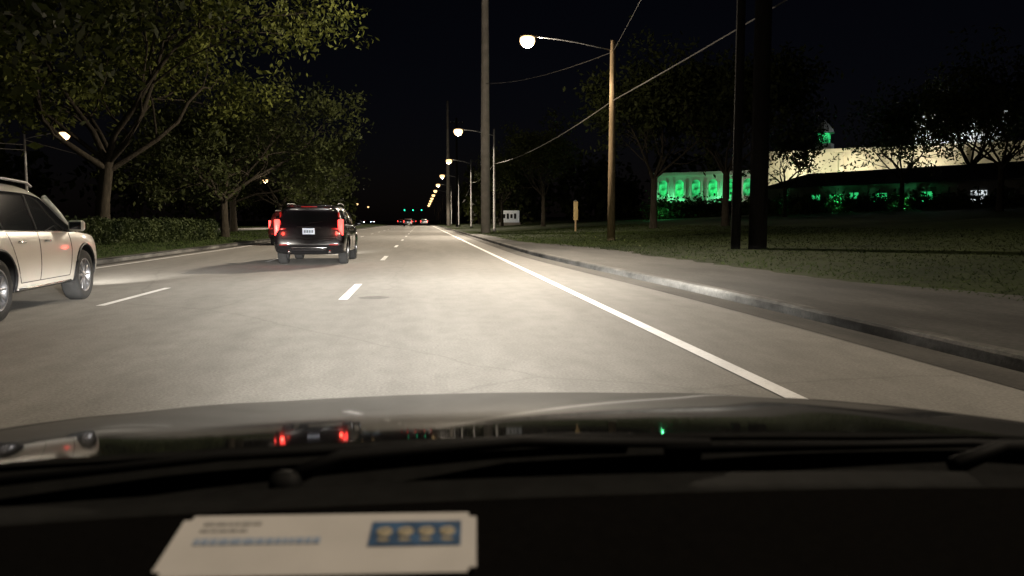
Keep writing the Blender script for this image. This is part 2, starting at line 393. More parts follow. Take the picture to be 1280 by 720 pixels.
def street_lamp(x,y,hx,hz,wood=False,power=2400,bowl=M_BOWL,top=None,light=True,br=.2,upf=.03):
    z0=max(0,gz(x,y)); E=empty('street_lamp',(x,y,z0)); H=hz-z0; top=top or H+.15
    if wood: tube('pole',[(0,0,-.3),(0,0,3),(0,0,top)],[.19,.17,.13],M_WOOD,E,14)
    else:
        tube('pole',[(0,0,-.1),(0,0,.35),(0,0,.36),(0,0,top)],[.17,.16,.12,.08],M_STEEL if y>50 else M_CONC,E,12)
    d=hx-x; sg=1 if d>0 else -1
    pts=[(0,0,H-.45)]+[(d*t,0,H-.45+.55*math.sin(t*math.pi/2)) for t in (.2,.4,.6,.8,.9)]
    tube('arm',pts,.035,M_STEEL,E,8)
    prof=[(-.45,.05,.04),(-.3,.1,.07),(0,.17,.09),(.25,.14,.07),(.38,.04,.03)]
    V=[];F=[];nn=12
    for (px,w,h) in prof:
        for k in range(nn):
            a=2*math.pi*k/nn; V.append((px*sg,w*math.cos(a),h*math.sin(a)))
    for i in range(len(prof)-1):
        for k in range(nn):
            a=i*nn+k;b_=i*nn+(k+1)%nn;F.append((a,b_,b_+nn,a+nn))
    o=mesh_obj('lamp_head',V,F,M_STEEL,E,True); o.location=(d-.05*sg,0,H+.12)
    lathe('lamp_bowl',[(br*.7,.03),(br*.95,-.03),(br,-.1*br/.2),(br*.9,-.16*br/.2),(br*.6,-.23*br/.2),(br*.3,-.26*br/.2),(.001,-.27*br/.2)],bowl,E,18,'Z',(d,0,H+.06))
    if light: roadlight((d,0,H+.06-.29*br/.2-.14),power,E,-sg,upf)
    return E
street_lamp(9.1,38,5.0,9.7,wood=True,top=9.75-.3,power=6000,br=.36,upf=.28)
street_lamp(9.1,0,5.0,9.7,wood=True,top=9.75-.3,power=2000,br=.3)
street_lamp(6.9,76.5,3.5,9.7,power=6000,br=.42)
for i,y in enumerate((114,152,190,228,266,304,342,390,440)):
    street_lamp(7.0,y,3.9,9.7,power=6000,bowl=M_BOWLF,light=y<200,br=.42+i*.03)
street_lamp(-31.2,68,-28.2,8.1,power=1500,bowl=M_BOWL,br=.42)
for y in (139,212,270,332,400): street_lamp(-31.2,y,-26,8.1,power=2600,bowl=M_BOWLF,light=y<150,br=.45)
def upole(name,x,y,h,r0,r1,m,arms=True):
    z0=max(0,gz(x,y)); E=empty(name,(x,y,z0)); tube('shaft',[(0,0,-.3),(0,0,h*.5),(0,0,h)],[r0,(r0+r1)/2,r1],m,E,16)
    if arms:
        box('crossarm',(0,0,h-.9),(2.4,.1,.12),m,E,.01)
        for k in (-1.05,-.4,.4,1.05): lathe('insulator',[(.02,0),(.06,.03),(.05,.1),(.07,.13),(.02,.2)],M_CONC,E,8,'Z',(k,0,h-.84))
    else:
        for k in (2,4,6): tube('band',[(0,0,h-k),(0,0,h-k+.12)],r1*1.25,M_STEEL,E,12)
    return E
upole('utility_pole',9.95,24.6,15,.15,.12,M_DWOOD)
upole('utility_pole',10.42,24.0,18,.28,.21,M_DWOOD,False)
upole('concrete_pole',5.55,70,30,.42,.24,M_CONC,False)
upole('utility_pole',6.2,142,19,.22,.15,M_DWOOD)
upole('concrete_pole',5.6,170,26,.4,.24,M_CONC,False)
def wire(pts_a,pts_b,sag,r=.02):
    a=Vector(pts_a);b_=Vector(pts_b); P=[]
    for k in range(25):
        t=k/24; p=a.lerp(b_,t); p.z-=sag*4*t*(1-t); P.append(p)
    return tube_data(P,r,5)
V=[];F=[]
for (a,b_,s,r) in [((9.1,38,6.9),(6.9,76.5,6.6),.5,.028),((9.1,38,6.9),(12.6,8,8.9),.15,.026),((12.6,8,8.9),(13.5,-20,9.5),.3,.024),
                 ((6.9,76.5,6.6),(7,114,6.6),.5,.025),((9.1,38,9.2),(9.95,24.6,14.4),.2,.012),((9.1,38,9.2),(5.55,70,13),.4,.012),
                 ((-31.2,68,7.2),(-34,20,7.2),.7,.03),((-31.2,68,7.6),(-31.2,139,7.6),.7,.03),((-31.2,68,6.8),(-34,20,6.6),.7,.03)]:
    v,f=wire(a,b_,s,r); o=len(V); V+=v; F+=[tuple(q+o for q in z) for z in f]
mesh_obj('overhead_wires',V,F,M_WIRE)

E=empty('marker_post',(11.6,60,gz(11.6,60)))
box('post',(0,0,1.0),(.12,.12,2.1),M_WOOD,E,.02)
box('panel',(0,-.075,1.55),(.34,.02,1.4),mat('marker_yellow',(0.35,0.26,0.11),.6),E,.008)
box('cap',(0,0,2.32),(.2,.14,.05),M_STEEL,E,.01)
E=empty('monument_sign',(13.2,120,gz(13.2,120)))
box('base',(0,0,.2),(3.1,.5,.5),M_CONC,E,.03)
box('panel',(0,0,1.35),(2.8,.3,1.8),mat('sign_white',(0.5,0.5,0.48),.5,emit=(.9,.95,1),estr=.10),E,.05)
for k in range(4): box('letter_%d'%k,(-.9+.55*k,-.16,1.4),(.35,.03,.8 if k%2 else .6),M_SEAM,E,.01)
E=empty('traffic_light',(5.5,330,0))
tube('pole',[(0,0,0),(0,0,7)],[.16,.12],M_STEEL,E); tube('mast_arm',[(0,0,6.2),(-5,0,6.5),(-13,0,6.6)],[.12,.09,.06],M_STEEL,E)
mg=mat('signal_green',(0,.6,.3),.4,emit=(0.02,1.0,0.42),estr=6)
for k,xx in enumerate((-5.5,-9,-12.4)):
    box('head_%d'%k,(xx,0,5.9),(.4,.25,1.25),M_BPLAS,E,.04)
    for q,mm_ in enumerate((M_SEAM,M_SEAM,mg)):
        rq=.22 if q==2 else .14
        o=lathe('lens_%d_%d'%(k,q),[(.001,.04),(rq,.03),(rq,0)],mm_,E,12,'Z'); o.rotation_euler=(rad(90),0,0); o.location=(xx,-.13,6.3-.38*q)
    box('backplate_%d'%k,(xx,.16,5.9),(.62,.02,1.5),M_SEAM,E)

# ------------------------------------------------------------------ vehicles
def arc_pts(cy,cz,r,a0,a1,n): return [(cy+r*math.cos(rad(a0+(a1-a0)*i/n)),cz+r*math.sin(rad(a0+(a1-a0)*i/n))) for i in range(n+1)]
def make_wheel(par,x,y,sgn,R_=.38,w=.25):
    W=empty('wheel',(x,y,R_)); W.parent=par
    h=w/2
    lathe('tyre',[(R_*.66,-h*.9),(R_*.8,-h),(R_*.95,-h*.92),(R_,-h*.7),(R_,h*.7),(R_*.95,h*.92),(R_*.8,h),(R_*.66,h*.9)],M_RUB,W,36)
    lathe('rim_barrel',[(R_*.67,-h*.85),(R_*.62,-h*.8),(R_*.6,h*.6),(R_*.68,h*.86),(R_*.66,h*.93),(R_*.62,h*.86)] if sgn>0 else [(R_*.62,-h*.86),(R_*.66,-h*.93),(R_*.68,-h*.86),(R_*.6,-h*.6),(R_*.62,h*.8),(R_*.67,h*.85)],M_RIM,W,36)
    lathe('brake_disc',[(.001,sgn*h*.15),(R_*.5,sgn*h*.15)],M_STEEL,W,24)
    lathe('hub',[(.001,sgn*h*.8),(.05,sgn*h*.78),(.07,sgn*h*.6)],M_RIM,W,16)
    for k in range(10):
        a=2*math.pi*k/10
        r0,r1=.05,R_*.64; c=(r0+r1)/2
        o=box('spoke_%d'%k,(sgn*h*.66,c*math.cos(a),c*math.sin(a)),(.03,r1-r0,.032),M_RIM,W,.006); o.rotation_euler=(a,0,0)
def make_suv(name,loc,paint,rz=0,tail=M_TAIL,H=1.70,W=1.94,style=0,heads=False):
    E=empty(name,loc,rz); w=W/2; L=4.8
    zb=.26; zgt=H-.16
    def ring(ylow,yb,yt,yr,sw,belt,roof,hood=False,zbo=0,lowtop=None):
        r=[]
        z5=belt-.1
        zz=[zb+zbo,zb+zbo,zb+zbo+.07,.52,.76,z5,belt]
        xx=[0,.8,.955,1.0,1.0,.985,.95]
        if lowtop:
            zz=[zb+zbo,zb+zbo,zb+zbo+.06,zb+zbo+(lowtop-zb-zbo)*.35,zb+zbo+(lowtop-zb-zbo)*.65,lowtop-.08,lowtop]
        for j in range(7):
            yv=ylow[j] if isinstance(ylow,list) else (ylow if j<6 else yb)
            r.append((xx[j]*w*sw,yv,zz[j]))
        if not hood:
            r+= [(.80*w*sw,yt,roof-.15),(.71*w*sw,yr,roof-.045),(.36*w*sw,yr,roof),(0,yr,roof+.012)]
        else:
            r+= [(.87*w*sw,yt,roof-.015),(.68*w*sw,yr,roof+.005),(.35*w*sw,yr+.04,roof+.02),(0,yr+.05,roof+.025)]
        return r
    rings=[ring([.2,.12,.06,.0,.03,.07,.10],.10,.38,.30,.93,1.10,H-.07,zbo=.12),
           ring(.16,.22,.46,.42,.985,1.10,H-.04,zbo=.05),
           ring(.62,.68,.80,.80,1.0,1.09,H-.01),
           ring(1.4,1.4,1.4,1.4,1.0,1.07,H),
           ring(2.25,2.25,2.2,2.2,1.0,1.055,H),
           ring(3.1,3.15,2.9,2.82,1.0,1.045,H-.06),
           ring(3.62,3.66,3.70,3.78,1.0,1.035,1.06,True),
           ring(4.2,4.2,4.2,4.2,.985,1.0,1.02,True),
           ring(4.62,4.62,4.62,4.62,.93,.93,.95,True,.05,.93),
           ring(4.78,4.76,4.76,4.76,.80,.80,.80,True,.12,.80)]
    V=[];F=[];MI=[];J=11
    idx={}
    for i,r in enumerate(rings):
        for s in (1,-1):
            for j,(x,y,z) in enumerate(r):
                if s==-1 and j in (0,10): idx[(i,s,j)]=idx[(i,1,j)]; continue
                idx[(i,s,j)]=len(V); V.append((s*x,y,z))
    for i in range(len(rings)-1):
        for s in (1,-1):
            for j in range(J-1):
                q=[idx[(i,s,j)],idx[(i+1,s,j)],idx[(i+1,s,j+1)],idx[(i,s,j+1)]]
                if s==-1: q=q[::-1]
                F.append(tuple(q)); m_=0
                if j==6 and 1<=i<=5: m_=1
                if i==5 and j>=7: m_=1
                if j<2: m_=2
                MI.append(m_)
    fr=[-.78,-.4,0,.4,.78]
    for (i,by) in ((0,-.06),(len(rings)-1,.1)):
        rows=[]
        for j in range(1,9):
            row=[idx[(i,-1,j)]]
            x,y,z=rings[i][j]
            for f in fr: row.append(len(V)); V.append((f*x,y+by*(1-f*f),z))
            row.append(idx[(i,1,j)]); rows.append(row)
        for a in range(len(rows)-1):
            for k in range(6):
                q=[rows[a][k],rows[a][k+1],rows[a+1][k+1],rows[a+1][k]]
                if i: q=q[::-1]
                F.append(tuple(q)); m_=0
                if i==0 and a==5 and 1<=k<=4: m_=1
                if i==0 and a in(0,1): m_=2
                if i and a in (2,3) and 1<=k<=4: m_=2
                MI.append(m_)
        q=rows[-1]+[idx[(i,1,9)],idx[(i,1,10)],idx[(i,-1,9)]]
        q2=[rows[0][0],idx[(i,1,0)]]+rows[0][::-1][:-1]
        if i: q=q[::-1]; q2=q2[::-1]
        F.append(tuple(q)); MI.append(0); F.append(tuple(q2)); MI.append(2)
    o=mesh_obj('body',V,F,[paint,M_GLASS,M_BPLAS],None,True,MI)
    me=o.data
    cr=me.attributes.new('crease_edge','FLOAT','EDGE')
    cset={}
    for i in range(len(rings)-1):
        for s in (1,-1):
            for j,v in ((6,.6),(7,.55),(2,.5)):
                cset[frozenset((idx[(i,s,j)],idx[(i+1,s,j)]))]=v
    for e_ in me.edges:
        k=frozenset(e_.vertices)
        if k in cset: cr.data[e_.index].value=cset[k]
    md=o.modifiers.new('s','SUBSURF'); md.levels=3; md.render_levels=3
    cut=[]
    for (ya) in (1.0,3.87):
        for s in (1,-1):
            bm=bmesh.new(); bmesh.ops.create_cone(bm,cap_ends=True,segments=48,radius1=.445,radius2=.445,depth=.6)
            bmesh.ops.rotate(bm,matrix=Matrix.Rotation(rad(90),3,'Y'),verts=bm.verts); bmesh.ops.translate(bm,vec=(s*(w-.02),ya,.40),verts=bm.verts)
            m_=bpy.data.meshes.new('c'); bm.to_mesh(m_); bm.free(); m_.materials.append(M_SEAM); c=bpy.data.objects.new('c',m_); COL.objects.link(c); cut.append(c)
            md=o.modifiers.new('b','BOOLEAN'); md.operation='DIFFERENCE'; md.object=c; md.solver='EXACT'
            try: md.material_mode='TRANSFER'
            except Exception: pass
    bpy.context.view_layer.update(); dg=bpy.context.evaluated_depsgraph_get()
    nm=bpy.data.meshes.new_from_object(o.evaluated_get(dg)); o.modifiers.clear(); o.data=nm
    for c in cut: bpy.data.objects.remove(c)
    o.parent=E
    bv=BVHTree.FromPolygons([v.co for v in nm.vertices],[p.vertices for p in nm.polygons])
    def side(y,z,s=1,off=.0):
        h=bv.ray_cast(Vector((s*2,y,z)),Vector((-s,0,0)))
        return (h[0].x+s*off) if h[0] else s*w
    def rear(x,z,off=0):
        h=bv.ray_cast(Vector((x,-2,z)),Vector((0,1,0)))
        return (h[0].y-off) if h[0] else 0
    def sline(nm_,pts,r,m_,s,off=0.0):
        P=[]
        for a in range(len(pts)-1):
            for k in range(6):
                t=k/6; y=pts[a][0]*(1-t)+pts[a+1][0]*t; z=pts[a][1]*(1-t)+pts[a+1][1]*t; P.append((side(y,z,s,off),y,z))
        y,z=pts[-1]; P.append((side(y,z,s,off),y,z)); return tube(nm_,P,r,m_,E,6)
    for s in (1,-1):
        for ya in (1.0,3.87): make_wheel(E,s*(w-.145),ya,s)
        sline('door_seam',[(3.28,1.03),(3.3,.8),(3.22,.42)],.006,M_SEAM,s); sline('door_seam',[(2.2,1.05),(2.18,.42)],.006,M_SEAM,s)
        sline('door_seam',[(1.28,1.06),(1.42,.8),(1.55,.5),(1.6,.42)],.006,M_SEAM,s); sline('sill_seam',[(3.22,.42),(1.6,.42)],.006,M_SEAM,s)
        sline('sill_trim',[(3.3,.34),(1.55,.34)],.018,M_BPLAS if style==0 else M_CHROME,s)
        sline('belt_trim',[(.5,1.09),(1.4,1.075),(2.25,1.06),(3.15,1.05),(3.5,1.045)],.011,M_CHROME,s)
        sline('pillar',[(2.2,1.08),(2.16,H-.2)],.035,M_SEAM,s,-.022); sline('pillar',[(1.22,1.1),(1.1,H-.2)],.035,M_SEAM,s,-.022)
        for ya in (1.0,3.87):
            P=[(side(y,z,s,.0),y,z) for (y,z) in arc_pts(ya,.40,.452,-8,188,24)]; tube('arch_trim',P,.022,paint if style==0 else M_BPLAS,E,6)
        for yh in (2.42,1.62): 
            xs_=side(yh,.93,s); box('door_handle',(xs_+s*.018,yh,.935),(.03,.2,.03),paint if style==0 else M_CHROME,E,.01)
        tube('a_pillar',[(s*.86*w,3.66,1.06),(s*.84*w,3.3,1.29),(s*.79*w,2.9,H-.2)],.035,paint,E,8)
        box('mirror',(s*(w+.10),3.22,1.13),(.21,.13,.16),paint,E,.045,seg=4); box('mirror_stalk',(s*(w-.01),3.24,1.06),(.12,.08,.04),M_BPLAS,E,.01)
        box('mirror_glass',(s*(w+.10),3.152,1.13),(.16,.01,.11),M_GLASS,E,.004)
        tube('roof_rail',[(s*.70*w,.75,H-.05),(s*.715*w,.95,H-.01),(s*.72*w,1.8,H+.005),(s*.715*w,2.5,H-.015),(s*.70*w,2.7,H-.06)],.018,M_BPLAS if style==0 else M_STEEL,E,8)
        if style==0:
            box('tail_lamp',(s*.865*w,rear(s*.83*w,1.0)+.05,1.02),(.14,.13,.44),tail,E,.03); box('tail_lamp_upper',(s*.80*w,rear(s*.78*w,1.3)+.05,1.33),(.04,.10,.22),M_TAILD,E,.02)
            box('tail_lamp_inner',(s*.70*w,rear(s*.7*w,.98)+.02,.98),(.22,.05,.05),M_TAILD,E,.012)
        else:
            box('tail_lamp',(s*.875*w,rear(s*.84*w,1.0)+.06,1.0),(.085,.14,.44),tail,E,.02); box('tail_lamp_foot',(s*.80*w,rear(s*.75*w,.84)+.045,.82),(.2,.11,.075),M_TAILD,E,.02)
        box('reflector',(s*.66*w,rear(s*.66*w,.56)+.012,.56),(.26,.04,.035),M_TAILD,E,.008)
        tube('exhaust_tip',[(s*.55*w,.02,.37),(s*.55*w,.25,.37)],.05,M_CHROME,E,12)
        box('head_lamp',(s*.66*w,4.66,.80),(.32,.2,.12),M_HEAD if heads else M_CHROME,E,.04)
    box('number_plate',(0,rear(0,.92)-.008,.92),(.32,.012,.165),M_PLATE,E,.004)
    for k in range(6): box('plate_char_%d'%k,(-.11+.044*k,rear(0,.92)-.017,.915),(.024,.004,.07),M_PLTXT,E)
    box('hatch_handle',(0,rear(0,1.03)-.008,1.035),(.62,.03,.03),M_CHROME if style else M_BPLAS,E,.01)
    box('bumper_trim',(0,rear(0,.47)-.004,.48),(.95,.02,.02),M_CHROME,E,.006)
    for z in (.72,): 
        P=[(x,rear(x,z)-.001,z) for x in np.linspace(-.72*w,.72*w,18)]; tube('hatch_seam',P,.007,M_SEAM,E,5)
    for s in (1,-1):
        P=[(s*.72*w,rear(s*.72*w,z)-.001,z) for z in np.linspace(.72,1.06,8)]; tube('hatch_seam',P,.006,M_SEAM,E,5)
    box('skid_plate',(0,rear(0,.45)-.0,.42),(.9,.05,.05),M_BPLAS,E,.02)
    box('spoiler',(0,.30,H-.075),(1.16,.2,.03),paint,E,.012)
    box('high_brake_lamp',(0,.205,H-.10),(.42,.02,.02),M_TAILD,E,.004)
    tube('rear_wiper',[(0,rear(0,1.14)-.02,1.14),(.36,rear(.36,1.2)-.02,1.18)],.009,M_BPLAS,E,6)
    return E
P_WHITE=mat('pearl_white_paint',(0.46,0.44,0.40),0.3,0.0,coat=1.0,var=0.03,scale=2)
P_BLACK=mat('black_paint',(0.006,0.006,0.008),0.25,0.0,coat=1.0,var=0.05,scale=2)
P_RED=mat('dark_red_paint',(0.10,0.015,0.015),0.3,0.0,coat=1.0,var=0.05,scale=2)
P_GREY=mat('grey_paint',(0.06,0.06,0.065),0.3,0.3,coat=1.0,var=0.05,scale=2)
make_suv('suv',(-5.85,8.98,0),P_WHITE,rad(3.3),style=1,H=1.73)
make_suv('suv',(-3.02,22.0,0),P_BLACK,style=0,H=1.68)
make_suv('suv',(-6.5,40,0),P_RED,style=1,H=1.72)
def dup(root,name,loc,rz=0):
    E2=empty(name,loc,rz)
    def rec(p,q):
        for c in p.children:
            n=c.copy(); n.parent=q; COL.objects.link(n); rec(c,n)
    rec(root,E2); return E2
bpy.context.view_layer.update()
G=make_suv('suv',(-3,175,0),P_GREY,style=0,H=1.7,heads=True)
for (x,y) in ((.6,205),(-6.2,240),(-2.9,290),(.6,300)): dup(G,'suv',(x,y,0))
for (x,y) in ((-20.8,290),(-24.5,300),(-20.8,350)): dup(G,'suv',(x,y,0),math.pi)
for (x,y,z) in ((-3.8,21.8,.95),(-2.25,21.8,.95)):
    point('tail_glow',(x,y-.05,z),6,(1,.05,.03),.05)
def spot(name,loc,target,power,ang,col=(1,.93,.82),blend=.6,r=.05,parent=None):
    l=bpy.data.lights.new(name,'SPOT'); l.energy=power; l.spot_size=rad(ang); l.spot_blend=blend; l.color=col; l.shadow_soft_size=r
    o=bpy.data.objects.new(name,l); o.location=loc; o.rotation_euler=(Vector(target)-Vector(loc)).to_track_quat('-Z','Y').to_euler(); COL.objects.link(o)
    if parent: o.parent=parent
    return o
for (x,y) in ((-6.15,13.9),(-3.02,26.9),(-6.5,44.9)):
    spot('headlamp_beam',(x,y,.75),(x,y+18,0),5000,44,blend=1.0)

# ------------------------------------------------------------------ own car
C=empty('car',(0,0,0))
CX=.08
def hood_z(x,y):
    z=1.051-.0449*(y+.53)**2
    if y>2.05: z-=1.3*(y-2.05)**2
    d=abs(x-CX); z-=.050*d*d
    z+=.003*math.exp(-((d-.55)/.09)**2)
    if d>.78: z-=.9*(d-.78)**2
    return z
V=[];F=[];nx=60;ny=50
for i in range(ny+1):
    y=.82+(2.62-.82)*i/ny
    hw=.93-.12*max(0,(y-1.7))**1.5
    for k in range(nx+1):
        x=CX-hw+2*hw*k/nx; V.append((x,y,hood_z(x,y)))
for i in range(ny):
    for k in range(nx):
        a=i*(nx+1)+k; F.append((a,a+1,a+nx+2,a+nx+1))
P_OWN=mat('black_bonnet_paint',(0.006,0.006,0.0065),0.6,0.0,coat=0.5,var=0.1,scale=2,spec=.0)
P_OWN.node_tree.nodes['Principled BSDF'].inputs['Coat Roughness'].default_value=0.05
mesh_obj('bonnet',V,F,P_OWN,C,True)
for s in (1,-1):
    P=[(CX+s*.76,.83+.1*k,hood_z(CX+s*.76,.83+.1*k)-.001) for k in range(15)]; tube('bonnet_shut_line',P,.002,M_SEAM,C,5)
box('nose',(CX,2.42,.22),(1.5,.2,.3),P_OWN,C,.06)
for s in (1,-1): box('headlamp',(CX+s*.62,2.5,.30),(.3,.14,.11),M_CHROME,C,.04)
V=[];F=[]
prof=[(.60,.93),(.70,.952),(.735,.958),(.745,.93),(.79,.925),(.805,.955),(.83,.972)]
for k in range(21):
    x=CX-.9+1.8*k/20
    for (y,z) in prof: V.append((x,y,z-.05*(x-CX)**2))
for k in range(20):
    for j in range(len(prof)-1):
        a=k*len(prof)+j; F.append((a,a+len(prof),a+len(prof)+1,a+1))
mesh_obj('cowl',V,F,mat('cowl_plastic',(0.011,0.011,0.0105),.9,var=.2,scale=40,spec=.05),C,True)
M_WIP=mat('wiper_black',(0.005,0.005,0.005),.7,var=.2,spec=.15)
tube('wiper_arm',[(-.12,.765,.958),(-.08,.78,.970),(.10,.795,.975),(.30,.80,.966)],[.009,.007,.006,.005],M_WIP,C,8)
tube('wiper_blade',[(-.48,.79,.947),(-.2,.80,.968),(.15,.81,.974),(.22,.81,.972)],.005,M_WIP,C,8)
tube('wiper_arm',[(.55,.76,.945),(.62,.78,.958),(.85,.80,.945)],[.010,.008,.006],M_WIP,C,8)
tube('wiper_blade',[(.25,.795,.962),(.6,.805,.955),(.9,.80,.935)],.005,M_WIP,C,8)
box('wiper_pivot',(-.13,.757,.95),(.03,.03,.03),M_WIP,C,.01)
V=[];F=[]
for i in range(13):
    y=-.05+.75*i/12; z=.955-.06*max(0,(.35-y))**1.2*3
    for k in range(21): 
        x=CX-.78+1.56*k/20; V.append((x,y,z-.04*(x-CX)**2-(.004 if y>.66 else 0)))
for i in range(12):
    for k in range(20):
        a=i*21+k; F.append((a,a+1,a+22,a+21))
mesh_obj('dashboard',V,F,mat('dashboard_vinyl',(0.004,0.0037,0.0034),1.0,var=.15,scale=120,spec=.0),C,True)
K=empty('paper_envelope',(-.073,.577,.9655)); K.rotation_euler=(rad(11),0,rad(-4))
wd,hg=.222,.076
bm=bmesh.new(); bmesh.ops.create_cube(bm,size=1); bmesh.ops.scale(bm,vec=(wd,hg,.002),verts=bm.verts)
ve=[e_ for e_ in bm.edges if abs(e_.verts[0].co.z-e_.verts[1].co.z)>.001]
bmesh.ops.bevel(bm,geom=ve,offset=.006,segments=5,affect='EDGES'); me=bpy.data.meshes.new('sheet'); bm.to_mesh(me); bm.free()
me.materials.append(mat('paper_white',(0.46,0.44,0.42),.7,var=.06,scale=20)); o=bpy.data.objects.new('sheet',me); COL.objects.link(o); o.parent=K
mt1=mat('print_grey',(0.33,0.32,0.31),.7); mt2=mat('print_blue',(0.22,0.28,0.38),.7); mt3=mat('stamp_blue',(0.025,0.07,0.15),.6,var=.5,scale=60); mt4=mat('stamp_cream',(0.3,0.26,0.18),.6,var=.6,scale=150)
R=random.Random(2)
for (yy0,x0,x1,h_,m_) in ((.026,-.094,-.052,.004,mt1),(.017,-.094,-.064,.0035,mt1),(.002,-.094,-.004,.007,mt2)):
    x=x0
    while x<x1:
        l=R.uniform(.003,.008); box('print',(x+l/2,yy0,.0018),(l,h_,.0008),m_,K); x+=l+.0014
box('stamp_block',(.066,.009,.0018),(.067,.031,.0008),mt3,K)
for k in range(4):
    lathe('stamp_figure',[(.001,.001),(.006,.0006)],mt4,K,14,'Z',(.043+.0155*k,.010,.0024))
    box('stamp_detail',(.043+.0155*k,.000,.0026),(.008,.004,.0004),mt4,K)
def beam(loc,power):
    l=bpy.data.lights.new('headlamp_beam','SPOT'); l.energy=power; l.spot_size=rad(130); l.spot_blend=.9; l.color=(1,.965,.90); l.shadow_soft_size=.06
    o=bpy.data.objects.new('headlamp_beam',l); o.location=loc; o.rotation_euler=(rad(84),0,0); COL.objects.link(o); o.parent=C
    l.use_nodes=True; nt=l.node_tree; em=nt.nodes['Emission']
    ge=nt.nodes.new('ShaderNodeNewGeometry'); sp=nt.nodes.new('ShaderNodeSeparateXYZ'); nt.links.new(ge.outputs['Incoming'],sp.inputs[0])
    M=lambda *a,**k: mathnode(nt,*a,**k)
    dn=M('MULTIPLY',sp.outputs['Z'],-1.0)
    s=M('MAXIMUM',dn,.05)
    f=M('POWER',M('DIVIDE',.05,s),2.6)
    cutoff=M('MULTIPLY',M('SUBTRACT',dn,.008),24.0,clamp=True)
    cutoff=M('ADD',M('MULTIPLY',cutoff,.992),.008)
    lat=M('DIVIDE',sp.outputs['X'],M('MAXIMUM',M('ABSOLUTE',sp.outputs['Y']),.05))
    lt=M('POWER',2.718,M('MULTIPLY',M('MULTIPLY',lat,lat),-7.0))
    lt=M('ADD',M('MULTIPLY',lt,.985),.015)
    st=M('MULTIPLY',M('MULTIPLY',f,cutoff),lt)
    nt.links.new(st,em.inputs['Strength'])
beam((CX-.66,2.72,.68),130000); beam((CX+.66,2.72,.68),130000)

# ------------------------------------------------------------------ building on the right
B=empty('stucco_building',(0,0,0))
M_CREAM=mat('cream_stucco',(0.5,0.455,0.34),.85,var=.12,scale=.6,bump=.2)
M_WHITEW=mat('white_stucco',(0.6,0.6,0.58),.85,var=.15,scale=.5,bump=.2)
M_DROOF=mat('dark_roof',(0.02,0.019,0.018),.9,var=.3,scale=3,bump=.5)
M_GWIN=mat('window_green_light',(.1,.5,.2),.3,emit=(0.05,1.0,0.28),estr=.5,var=.5,scale=.8)
M_WWIN=mat('window_white_light',(.6,.6,.6),.3,emit=(0.8,0.88,0.9),estr=.9,var=.5,scale=.8)
def wall(parent,name,A,Bp,z0,z1,thick,m,roof=None):
    A=Vector(A);Bp=Vector(Bp); d=(Bp-A); ln=d.length; ang=math.atan2(d.y,d.x); mid=(A+Bp)/2
    n=Vector((-d.y,d.x)).normalized()
    c=mid+n*thick/2
    return box(name,(c.x,c.y,(z0+z1)/2),(ln,thick,z1-z0),m,parent,0,(0,0,ang)),ang,n
def on(A,Bp,t,z,off=0):
    A=Vector(A);Bp=Vector(Bp); d=Bp-A; n=Vector((-d.y,d.x)).normalized(); p=A+d*t-n*off; return (p.x,p.y,z)
A1=(30,101);A2=(40.5,93.5)
_,ang,_n=wall(B,'loggia_hall',A1,A2,2,6.9,10,M_WHITEW)
wall(B,'loggia_cornice',on(A1,A2,-.02,0,.4)[:2],on(A1,A2,1.0,0,.4)[:2],6.9,7.3,10.5,M_WHITEW)
for k in range(6):
    t=.08+.165*k; 
    pts=[(-.55,0),(.55,0)]+[(.55*math.cos(rad(a)),1.5+.55*math.sin(rad(a))) for a in range(0,181,18)]
    V=[(x,0,z) for x,z in pts]
    o=mesh_obj('arch_window_%d'%k,V,[tuple(range(len(V)))],M_GWIN,B); o.location=on(A1,A2,t,4.3,.03); o.rotation_euler=(0,0,ang)
    for s in (-.7,.7):
        q=box('column',(0,0,0),(.22,.22,3.0),M_WHITEW,B,.03); p=on(A1,A2,t+s/12.9,4.6,.25); q.location=p; q.rotation_euler=(0,0,ang)
B1=(40.5,93);B2=(68,71)
_,ang2,_n=wall(B,'main_hall',B1,B2,2,9.0,12,M_CREAM)
wall(B,'main_cornice',on(B1,B2,-.01,0,.3)[:2],on(B1,B2,1.01,0,.3)[:2],9.0,9.4,12.5,M_CREAM)
wall(B,'tower_block',on(B1,B2,.46,0,-3)[:2],on(B1,B2,.71,0,-3)[:2],2,12.4,8,M_WHITEW)
wall(B,'tower_parapet',on(B1,B2,.455,0,-2.8)[:2],on(B1,B2,.715,0,-2.8)[:2],12.4,12.9,8.4,M_WHITEW)
for k in range(9):
    q=box('pilaster_%d'%k,on(B1,B2,.03+.115*k,5.5,.15),(.5,.3,6.8),M_CREAM,B,.02,(0,0,ang2))
for k in range(8):
    q=box('hall_window_%d'%k,on(B1,B2,.088+.115*k,5.0,.02),(1.6,.1,1.4),M_GWIN if k<3 else M_SEAM,B,0,(0,0,ang2))
p=on(B1,B2,.18,0,-4)
box('cupola_base',(p[0],p[1],9.9),(2,2,1.0),M_WHITEW,B,.05,(0,0,ang2))
box('cupola_lantern',(p[0],p[1],11.0),(1.3,1.3,1.2),M_GWIN,B,.05,(0,0,ang2))
lathe('cupola_roof',[(1.2,0),(1.0,.5),(.5,1.1),(.02,1.6)],M_WHITEW,B,12,'Z',(p[0],p[1],11.6))
C1=(36,81);C2=(50,51)
Wg=empty('low_wing_building',(0,0,0))
_,ang3,nn_=wall(Wg,'walls',C1,C2,1.5,4.6,7,mat('wing_stucco',(0.08,0.075,0.065),.9,var=.3,scale=.8))
d=Vector(C2)-Vector(C1); ln=d.length; dn=d.normalized(); nn=Vector((-dn.y,dn.x))
